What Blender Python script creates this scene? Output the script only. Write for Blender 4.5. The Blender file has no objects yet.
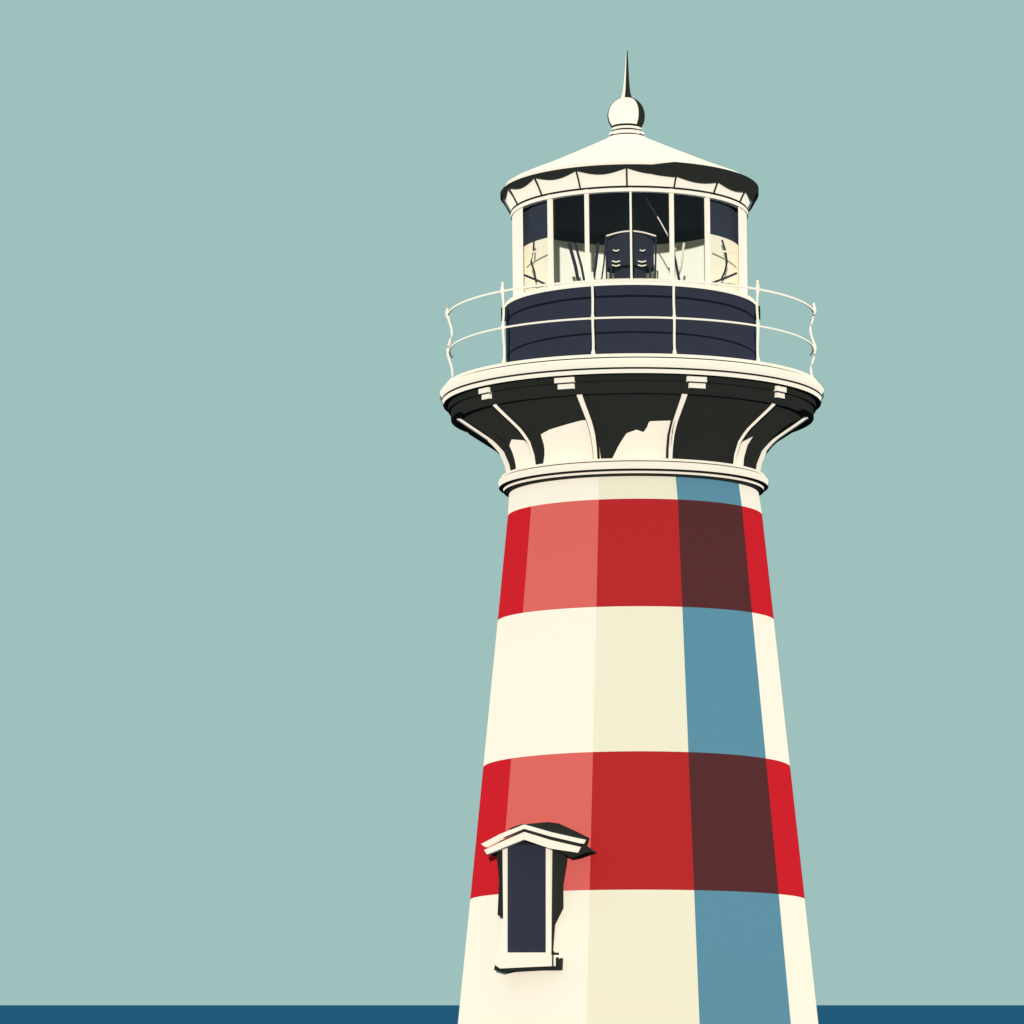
import bpy, math, random
from mathutils import Vector, noise
S=0.02; F=3600.0; HZ=1005.0; CZ=4.0; D=F*S
sc=bpy.context.scene
def lin(c):
    o=[]
    for v in c:
        v/=255.0
        o.append(v/12.92 if v<=0.04045 else ((v+0.055)/1.055)**2.4)
    return o
LIGHT=(1.13,1.24,1.16)
def mat(name,srgb,light=LIGHT,kind='toon',size=0.95):
    m=bpy.data.materials.new(name); m.use_nodes=True
    nt=m.node_tree; nt.nodes.clear()
    out=nt.nodes.new('ShaderNodeOutputMaterial')
    c=[min(0.92,a/b) for a,b in zip(lin(srgb),light)]
    if kind=='toon':
        b=nt.nodes.new('ShaderNodeBsdfToon'); b.inputs['Size'].default_value=size; b.inputs['Smooth'].default_value=0.0
    else:
        b=nt.nodes.new('ShaderNodeBsdfDiffuse')
    b.inputs['Color'].default_value=(c[0],c[1],c[2],1)
    nt.links.new(b.outputs[0],out.inputs[0]); return m
CREAM=mat('cream_paint',(254,249,226)); CREAM2=mat('cream_midtone_paint',(243,239,208)); CREAM_SHADE=mat('cream_shade_paint',(94,146,164))  # second cream and blue: half-shade and shade tones of the cream bands
RED0=mat('signal_red_paint',(207,35,45)); RED_LIT=mat('red_lit_paint',(224,107,98)); RED=mat('red_midtone_paint',(186,44,46)); RED_SHADE=mat('red_shade_paint',(88,48,47))  # salmon, mid red and brown: lit, middle and shaded tones of the red
NAVY=mat('navy_paint',(51,56,68)); BLACK=mat('black_trim_and_shade',(42,45,41))  # black serves dark trim and the painted shade shapes
ROOM=mat('lantern_room_whitewash',(254,249,226),light=(1.04,1.02,0.93))
GLASS=bpy.data.materials.new('lantern_glass'); GLASS.use_nodes=True
nt=GLASS.node_tree; nt.nodes.clear()
o=nt.nodes.new('ShaderNodeOutputMaterial'); mx=nt.nodes.new('ShaderNodeMixShader'); tr=nt.nodes.new('ShaderNodeBsdfTransparent'); gl=nt.nodes.new('ShaderNodeBsdfGlossy')
gl.inputs['Roughness'].default_value=0.05; mx.inputs[0].default_value=0.02
nt.links.new(tr.outputs[0],mx.inputs[1]); nt.links.new(gl.outputs[0],mx.inputs[2]); nt.links.new(mx.outputs[0],o.inputs[0])

AX=[(40,627),(116,626),(140,627),(190,629),(300,630.3),(385,631.5),(480,633),(520,635),(1024,638),(1300,639)]
def ax(y):
    if y<=AX[0][0]: return AX[0][1]-512
    for (a,b),(c,d) in zip(AX,AX[1:]):
        if y<=c: return b+(d-b)*(y-a)/(c-a)-512
    return AX[-1][1]-512
DL=math.atan(122/F)
BASE=Vector((126*S,0,1.0))
root=bpy.data.objects.new('lighthouse',None); root.empty_display_size=2; root.location=BASE; sc.collection.objects.link(root)
def P(r,t,y):
    a=math.radians(t)-DL
    return Vector(((ax(y)+r*math.sin(a))*S, -r*math.cos(a)*S, (HZ-y)*S+CZ))-BASE
def mesh(name,verts,faces,mats,fm=None,smooth=False,parent=root):
    me=bpy.data.meshes.new(name); me.from_pydata([tuple(v) for v in verts],[],faces)
    for m in mats: me.materials.append(m)
    if fm:
        for p,i in zip(me.polygons,fm): p.material_index=i
    if smooth:
        for p in me.polygons: p.use_smooth=True
    me.update()
    ob=bpy.data.objects.new(name,me); sc.collection.objects.link(ob)
    if parent: ob.parent=parent
    return ob
def lathe(name,prof,mats,t0=0,t1=360,n=180,smooth=True):
    full=abs(t1-t0-360)<1e-6
    cols=n if full else n+1
    V=[];Fc=[];fm=[]
    for k in range(len(prof)-1):
        a,b=prof[k],prof[k+1]; base=len(V)
        for i in range(cols):
            t=t0+(t1-t0)*i/n
            V.append(P(a[0],t,a[1])); V.append(P(b[0],t,b[1]))
        for i in range(n):
            j=(i+1)%cols
            Fc.append((base+2*i+1,base+2*j+1,base+2*j,base+2*i)); fm.append(a[2] if len(a)>2 else 0)
    return mesh(name,V,Fc,mats,fm,smooth)
def tube(name,pts,rad,m,n=8,parent=root):
    V=[];Fc=[]
    for i,p in enumerate(pts):
        d=(pts[min(i+1,len(pts)-1)]-pts[max(i-1,0)]).normalized()
        u=d.cross(Vector((0,0,1)))
        if u.length<0.2: u=d.cross(Vector((1,0,0)))
        u.normalize(); w=d.cross(u)
        rr=(rad[i] if isinstance(rad,(list,tuple)) else rad)*S
        for k in range(n):
            a=2*math.pi*k/n; V.append(p+u*math.cos(a)*rr+w*math.sin(a)*rr)
    for i in range(len(pts)-1):
        for k in range(n):
            l=(k+1)%n; Fc.append((i*n+k,i*n+l,(i+1)*n+l,(i+1)*n+k))
    Fc.append(tuple(range(n-1,-1,-1))); Fc.append(tuple(range((len(pts)-1)*n,len(pts)*n)))
    return mesh(name,V,Fc,[m],None,True,parent)
def block(name,t,hw,r0,r1,y0,y1,m):
    a=math.radians(t)-DL; d=Vector((math.sin(a),-math.cos(a),0)); u=Vector((math.cos(a),math.sin(a),0))
    V=[]
    for y in (y0,y1):
        c=Vector((ax(y)*S,0,(HZ-y)*S+CZ))-BASE
        for (r,h) in ((r0,-hw),(r1,-hw),(r1,hw),(r0,hw)): V.append(c+d*r*S+u*h*S)
    return mesh(name,V,[(0,1,2,3),(7,6,5,4),(0,4,5,1),(1,5,6,2),(2,6,7,3),(3,7,4,0)],[m])

# ---------- tower shaft with facet light and shade painted as panel colours
def R(y): return 127+0.1043*(y-516)
E=[(489,0),(516.5,0),(621.5,0),(768,6),(900,5),(1156,0)]
kind=[0,1,0,1,0]
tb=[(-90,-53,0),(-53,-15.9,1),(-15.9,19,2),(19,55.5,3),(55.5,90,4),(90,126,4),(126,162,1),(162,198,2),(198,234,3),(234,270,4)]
mats=[CREAM,CREAM2,CREAM_SHADE,RED0,RED_LIT,RED,RED_SHADE]
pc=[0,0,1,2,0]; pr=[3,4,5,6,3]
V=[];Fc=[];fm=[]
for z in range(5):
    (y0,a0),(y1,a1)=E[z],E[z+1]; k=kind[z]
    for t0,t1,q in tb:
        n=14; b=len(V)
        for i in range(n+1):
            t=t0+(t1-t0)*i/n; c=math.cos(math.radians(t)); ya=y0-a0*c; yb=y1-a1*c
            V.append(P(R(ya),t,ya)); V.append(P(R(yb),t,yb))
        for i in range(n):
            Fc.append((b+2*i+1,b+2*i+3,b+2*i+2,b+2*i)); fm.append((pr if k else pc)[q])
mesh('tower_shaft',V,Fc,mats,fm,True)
lathe('plinth',[(196,1120,0),(206,1122,0),(206,1160,0)],[CREAM2])
# ---------- lower cornice
lathe('lower_cornice',[(118,478,0),(132,478,0),(132.6,480.4,1),(130.5,480.4,1),(130.5,481.6,0),(134.5,481.6,0),(135.3,485,0),(134.5,488.5,1),(130.5,488.5,1),(130.5,490.2,0),(130,492.3,1),(127.5,492.5,1),(127,494.2,1),(124,494.3,1)],[CREAM,BLACK])
# ---------- cove with brackets
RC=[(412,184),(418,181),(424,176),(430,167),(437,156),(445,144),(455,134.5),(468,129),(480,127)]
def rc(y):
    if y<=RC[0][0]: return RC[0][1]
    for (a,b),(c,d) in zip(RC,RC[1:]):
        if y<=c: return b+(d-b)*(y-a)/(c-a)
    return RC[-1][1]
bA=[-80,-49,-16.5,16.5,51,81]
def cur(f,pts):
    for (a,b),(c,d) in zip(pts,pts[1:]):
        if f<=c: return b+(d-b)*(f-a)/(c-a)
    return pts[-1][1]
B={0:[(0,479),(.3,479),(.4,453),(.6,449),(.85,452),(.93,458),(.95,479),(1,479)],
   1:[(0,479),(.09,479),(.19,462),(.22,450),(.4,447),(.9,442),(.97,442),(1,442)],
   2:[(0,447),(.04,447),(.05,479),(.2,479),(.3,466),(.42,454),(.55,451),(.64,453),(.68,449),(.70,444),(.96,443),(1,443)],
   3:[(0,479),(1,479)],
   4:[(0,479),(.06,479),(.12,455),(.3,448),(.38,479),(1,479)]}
V=[];Fc=[];fm=[]
N=720; rows=10
for i in range(N+1):
    t=-90+360*i/N
    yb_=479
    if t<=90:
        for k in range(5):
            if bA[k]<=t<bA[k+1]: yb_=cur((t-bA[k])/(bA[k+1]-bA[k]),B[k])
    else: yb_=449
    for j in range(rows+1):
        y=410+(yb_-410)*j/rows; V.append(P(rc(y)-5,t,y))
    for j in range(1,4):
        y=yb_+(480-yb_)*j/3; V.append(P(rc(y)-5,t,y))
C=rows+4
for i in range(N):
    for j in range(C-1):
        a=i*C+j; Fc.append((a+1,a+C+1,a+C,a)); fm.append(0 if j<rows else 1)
mesh('gallery_cove',V,Fc,[BLACK,CREAM],fm,True)  # black faces paint the shadow under the deck onto the cove
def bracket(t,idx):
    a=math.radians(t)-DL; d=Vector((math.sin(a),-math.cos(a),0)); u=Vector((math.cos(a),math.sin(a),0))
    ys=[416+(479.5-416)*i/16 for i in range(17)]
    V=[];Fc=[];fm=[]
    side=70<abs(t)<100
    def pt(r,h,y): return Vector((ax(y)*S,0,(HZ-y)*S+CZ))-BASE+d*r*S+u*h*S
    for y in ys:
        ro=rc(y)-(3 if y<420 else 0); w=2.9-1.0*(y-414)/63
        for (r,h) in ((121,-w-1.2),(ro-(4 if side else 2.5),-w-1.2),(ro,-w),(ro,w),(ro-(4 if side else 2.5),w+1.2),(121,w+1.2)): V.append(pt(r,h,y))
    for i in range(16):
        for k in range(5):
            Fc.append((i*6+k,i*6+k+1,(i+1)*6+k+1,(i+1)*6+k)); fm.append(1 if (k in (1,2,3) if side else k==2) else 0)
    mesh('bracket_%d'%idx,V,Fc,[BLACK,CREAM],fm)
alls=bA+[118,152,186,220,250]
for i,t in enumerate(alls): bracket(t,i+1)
for i,t in enumerate([-50.5,-20.3,19.5,51,125,160,200,235]):
    w=9.8 if abs(t)<30 else 7.5
    block('modillion_%d'%(i+1),t,w,170,186.5,407.6,412.4,CREAM)
    block('modillion_foot_%d'%(i+1),t+0.3,w-1.8,168,184.8,413.6,418.2,CREAM)
# ---------- gallery deck
lathe('gallery_deck',[(110,387,0),(186,387,0),(186,390,1),(184.5,390,1),(184.5,391.8,0),(190,391.8,0),(191.7,394,0),(191.7,398,0),(190,400.6,1),(188.3,400.6,1),(188.3,402.4,0),(189.8,402.4,0),(188.6,406,1),(184,406.5,1),(183.5,412,1),(181.5,412,1),(181,421,1),(176,423,1),(160,418,1)],[CREAM,BLACK])
# ---------- gallery wall
lathe('gallery_wall',[(108,304,0),(125,305.3,0),(126,307,0),(126,310,1),(125,310.5,1),(125,388,1)],[CREAM,NAVY])
for i,t in enumerate((-88,88)): block('wall_vent_%d'%(i+1),t,7,118,129.5,309,320,BLACK)
# ---------- railing
def ring(name,r,y,t0,t1,rad):
    tube(name,[P(r,t0+(t1-t0)*i/100,y) for i in range(101)],rad,CREAM)
ring('handrail',182.5,317,-97,97,1.1); ring('mid_rail',181.5,352,-97,97,0.95)
for i,t in enumerate([-84,-42.6,-11.5,13.1,42.2,84]):
    pts=[]; am=2.2 if abs(t)>80 else 0.7
    for k in range(25):
        f=k/24; y=308+(388-308)*f
        pts.append(P(181.5+am*math.sin(f*math.pi*4+0.6),t,y))
    tube('rail_post_%d'%(i+1),pts,[1.15+0.7*(1 if k in(2,3,13) else 0)+(0.8 if k>22 else 0) for k in range(25)],CREAM)
# ---------- lantern room
for i,(t,w) in enumerate([(-41.8,2.4),(-20.9,1.8),(0.6,1.0),(20.6,1.9),(40.8,2.3)]):
    block('glazing_bar_%d'%(i+1),t,w,114.5,117.5,214,304.5,CREAM)
for nm,t0,t1 in (('corner_panel_1',-97,-63.5),('corner_panel_2',66,97)):
    lathe(nm,[(117.4,214,0),(117.4,304.5,0)],[CREAM],t0,t1,14)
lathe('glazing',[(114,216,0),(114,304,0)],[GLASS],-64,66,60)
lathe('lantern_back_wall',[(111,205,1),(111,222,0),(111,305,0)],[ROOM,NAVY],92,268,80)
lathe('lantern_ceiling',[(2,200,0),(113,212,0)],[NAVY])
lathe('lantern_floor',[(2,301,0),(113,301,0)],[ROOM])
for nm,t0,t1,yy in (('blind_1',-97,-44,253),('blind_2',44,97,251)):
    lathe(nm,[(110,213,1),(110,yy,0),(110,303,0)],[CREAM2,NAVY],t0,t1,20)
def W(x,y,dep):
    k=(F-dep)/F
    return Vector(((x-512)*k*S,-dep*S,(HZ-y)*k*S+CZ))-BASE
lathe('lens_drum',[(1,236,0),(23,236,0),(24,238,0),(24,270,0),(16,271,0),(16,300,0)],[NAVY])
tube('lens_hoop',[W(606+50*i/20,236-5*math.sin(math.pi*i/20),26) for i in range(21)],0.8,CREAM)
for j,(x0,x1,y) in enumerate([(612,620,261),(612,620,265),(638,646,261),(638,646,265),(613,619,250),(640,645,250)]):
    tube('lens_clip_%d'%j,[W(x0,y,26),W((x0+x1)/2,y+1,27),W(x1,y,26)],0.7,CREAM)
for j,(a,b) in enumerate([((606,236),(607,290)),((656,236),(655,290)),((611,262),(611,290)),((650,262),(650,290))]):
    tube('lens_frame_%d'%j,[W(*a,25),W(*b,25)],0.9,NAVY)
for j,(a,b,m,w,dp) in enumerate([((569,243),(580,290),NAVY,1.7,30),((575,243),(586,290),NAVY,1.2,30),((598,243),(591,290),NAVY,1.5,30),((606,236),(600,290),NAVY,0.8,30),((641,190),(676,250),CREAM,0.6,30),((668,232),(681,290),NAVY,1.3,30),((684,243),(676,290),CREAM,1.2,30),  # thin cream diagonal is a reflection on the glazing, drawn as a tube
      ((524,253),(547,250),CREAM2,0.9,90),((524,275),(547,285),NAVY,1.1,84),((534,240),(531,262),NAVY,0.9,84),((531,262),(536,282),NAVY,0.9,84),((712,250),(737,253),CREAM2,0.9,90),((712,283),(737,273),NAVY,1.1,84),((722,240),(727,262),NAVY,0.9,84),((727,262),(721,280),NAVY,0.9,84)]):
    tube('strut_and_glint_%d'%j,[W(*a,dp),W((a[0]+b[0])/2+1.0,(a[1]+b[1])/2,dp),W(*b,dp)],w,m)
# ---------- eave fascia
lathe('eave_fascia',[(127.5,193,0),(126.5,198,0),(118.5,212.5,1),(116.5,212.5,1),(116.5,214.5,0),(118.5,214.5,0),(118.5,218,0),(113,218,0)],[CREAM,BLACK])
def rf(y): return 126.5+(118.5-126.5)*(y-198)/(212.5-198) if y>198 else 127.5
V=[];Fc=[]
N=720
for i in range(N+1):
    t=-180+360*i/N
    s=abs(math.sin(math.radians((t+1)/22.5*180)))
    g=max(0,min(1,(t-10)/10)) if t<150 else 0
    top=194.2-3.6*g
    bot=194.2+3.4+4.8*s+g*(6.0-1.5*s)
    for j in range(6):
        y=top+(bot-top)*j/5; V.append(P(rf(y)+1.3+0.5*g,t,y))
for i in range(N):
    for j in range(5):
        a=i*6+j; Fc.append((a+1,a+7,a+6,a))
mesh('eave_scallop_shade',V,Fc,[BLACK],None,True)  # black scalloped skin paints the eave's shade, deeper on the right
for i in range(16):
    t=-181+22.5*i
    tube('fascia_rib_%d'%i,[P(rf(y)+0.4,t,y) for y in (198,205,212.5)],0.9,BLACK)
# ---------- roof
lathe('roof',[(127.6,193.4,0),(128.3,190.8,0),(114,182,0),(90,172,0),(54,155.5,0),(20,139.5,0),(1,137,0)],[CREAM],-1,359,n=16,smooth=False)
# ---------- finial
lathe('finial_collar',[(20,139.8,0),(19.5,138.6,1),(16,138.4,1),(16,136.6,0),(17.8,136.2,0),(17.5,133.6,1),(14,133.4,1),(14,131.2,0),(15.3,130.8,0),(15,129,1),(9,128.7,1)],[CREAM,BLACK],n=64)
def ball(name,R0,t0,t1,n,m,full,p0=0,p1=math.pi):
    V=[];Fc=[]; cols=n if full else n+1
    for j in range(41):
        p=p0+(p1-p0)*j/40
        for i in range(cols): V.append(P(R0*math.sin(p),t0+(t1-t0)*i/n,116-R0*math.cos(p)))
    for j in range(40):
        for i in range(n):
            k=(i+1)%cols
            Fc.append(((j+1)*cols+i,(j+1)*cols+k,j*cols+k,j*cols+i))
    mesh(name,V,Fc,[m],None,True)
ball('finial_ball',18.2,0,360,80,CREAM,True)
ball('ball_shade_right',18.8,42,172,30,BLACK,False)  # black crescent: shaded right side of the ball, painted as a shell
ball('ball_shade_left',18.6,-98,-72,8,BLACK,False)  # thin black sliver of painted shade along the left rim
ball('ball_shade_under',18.5,0,360,80,BLACK,True,math.radians(126),math.pi)  # black cap paints the shade on the ball's lower part
lathe('finial_spike',[(5.5,98.5,0),(3.6,92,0),(2.4,80,0),(1.3,65,0),(0.5,51,0)],[CREAM,BLACK],n=32)
lathe('spike_shade',[(5.8,98.6,0),(3.9,92,0),(2.7,80,0),(1.7,65,0),(0.9,51,0)],[BLACK],-15,185,n=16)  # dark half-shell paints the spike's shaded right side

# ---------- window
win=bpy.data.objects.new('tower_window',None); win.parent=root; sc.collection.objects.link(win)
sl=0.42; nrm=Vector((-math.sin(math.atan(sl)),-math.cos(math.atan(sl)),0))
def prism(name,pts,off,th,m,side=None):
    fr=[];bk=[]
    for x,y in pts:
        dep=142+(x-527)*sl+off
        p=W(x,y,dep); fr.append(p); bk.append(p-nrm*th*S)
    n=len(pts)
    Fc=[tuple(range(n)),tuple(range(2*n-1,n-1,-1))]; fm=[0,1]
    for i in range(n):
        j=(i+1)%n; Fc.append((i,i+n,j+n,j)); fm.append(1)
    mesh(name,fr+bk,Fc,[m,side or m],fm,False,win)
prism('window_shadow',[(500,840),(564,846),(563,862),(560,885),(561,908),(553,925),(552,950),(556,957),(500,957),(503,918),(497.5,915),(499,880),(496.5,856)],0,60,BLACK)  # jagged black backing is the window's shadow, put in as a shape
prism('pane',[(507,845),(545.5,845),(545.5,953),(507,953)],3,4,NAVY)
prism('frame_1',[(502.5,848),(506.8,846),(506.8,953),(503.5,953)],5,6,CREAM)
prism('frame_2',[(545.8,845),(550.5,847),(549.5,954),(545.8,954)],5,6,CREAM)
prism('frame_3',[(503,918),(506,918),(506,953),(498,953)],4.2,5,CREAM)
prism('sill',[(498,952.5),(548,952.5),(548,955),(555,955),(555,966),(530,967),(500,968.5),(495,965)],9,50,CREAM,CREAM)
prism('sill_notch',[(552,952),(553.2,952),(553.2,966),(552,966)],10,3,BLACK)
prism('sill_drip',[(495,964),(500,967),(552,965),(553,952.5),(555.5,952.5),(556,963),(560,958),(560,970),(540,970),(512,971),(503,973),(494,970)],7,45,BLACK)
prism('hood_roof',[(508,829),(520,824.5),(548,822),(564,829),(580,837),(578,845),(588,852),(572,858),(556,850),(530,842),(524,838),(486,855),(484,850),(524,832)],12,45,BLACK)
prism('hood_moulding_1',[(481,844),(500,834),(524,824.5),(550,832),(583,839.5),(581,843.5),(550,836.3),(524,828.7),(502,838),(485,847)],16,8,CREAM)
prism('hood_moulding_2',[(484,850),(502,841.5),(524,832),(550,840),(580,847),(577,852.5),(550,848.5),(524,839.5),(504,847.5),(487,854.5)],15,8,CREAM)

# ---------- sea and islet
m=mat('sea_water',(36,92,126),light=(0.50,0.68,0.66),kind='diff')
me=bpy.data.meshes.new('sea'); Rr=60000
vs=[(0,0,0)]+[(Rr*math.cos(2*math.pi*i/64),Rr*math.sin(2*math.pi*i/64),0) for i in range(64)]
me.from_pydata(vs,[],[(0,1+i,1+(i+1)%64) for i in range(64)]); me.materials.append(m)
sea=bpy.data.objects.new('sea',me); sc.collection.objects.link(sea)
V=[];Fc=[];nr,na=14,72
for j in range(nr+1):
    for i in range(na):
        a=2*math.pi*i/na; r=16*j/nr
        h=1.05 if r<7 else 1.05-2.0*((r-7)/9)**1.3
        q=Vector((r*math.cos(a),r*math.sin(a),0))
        h+=noise.noise(q*0.5)*0.5*max(0,min(1,(r-5)/3)); r2=r*(1+0.15*noise.noise(q*0.3+Vector((5,0,0))))
        V.append((126*S+r2*math.cos(a),r2*math.sin(a),h))
for j in range(nr):
    for i in range(na):
        k=(i+1)%na; Fc.append((j*na+i,j*na+k,(j+1)*na+k,(j+1)*na+i)[::-1])
rock=mat('rock',(120,112,100),kind='diff')
mesh('rocky_islet',V,Fc,[rock],None,False,None)

# ---------- sky, sun, camera
w=bpy.data.worlds.new('World'); sc.world=w; w.use_nodes=True
bg=w.node_tree.nodes['Background']; c=lin((158,193,189)); bg.inputs[0].default_value=(c[0],c[1],c[2],1); bg.inputs[1].default_value=1.0
L=bpy.data.lights.new('sun','SUN'); L.energy=5.5; L.angle=math.radians(0.5); L.color=(1.0,0.97,0.88)
so=bpy.data.objects.new('sun',L); sc.collection.objects.link(so)
el,az=math.radians(3.5),math.radians(-3)
tos=Vector((math.sin(az)*math.cos(el),-math.cos(az)*math.cos(el),math.sin(el)))
so.rotation_euler=(-tos).to_track_quat('-Z','Y').to_euler(); so.location=(0,-20,40)
cam=bpy.data.cameras.new('camera'); co=bpy.data.objects.new('camera',cam); sc.collection.objects.link(co)
co.location=(0,-D,CZ); co.rotation_euler=(math.radians(90),0,0)
cam.sensor_width=36; cam.lens=36*F/1024; cam.shift_y=(HZ-512)/1024; cam.clip_end=100000; cam.clip_start=0.5
sc.camera=co
sc.view_settings.view_transform='Standard'; sc.view_settings.look='None'; sc.view_settings.exposure=0
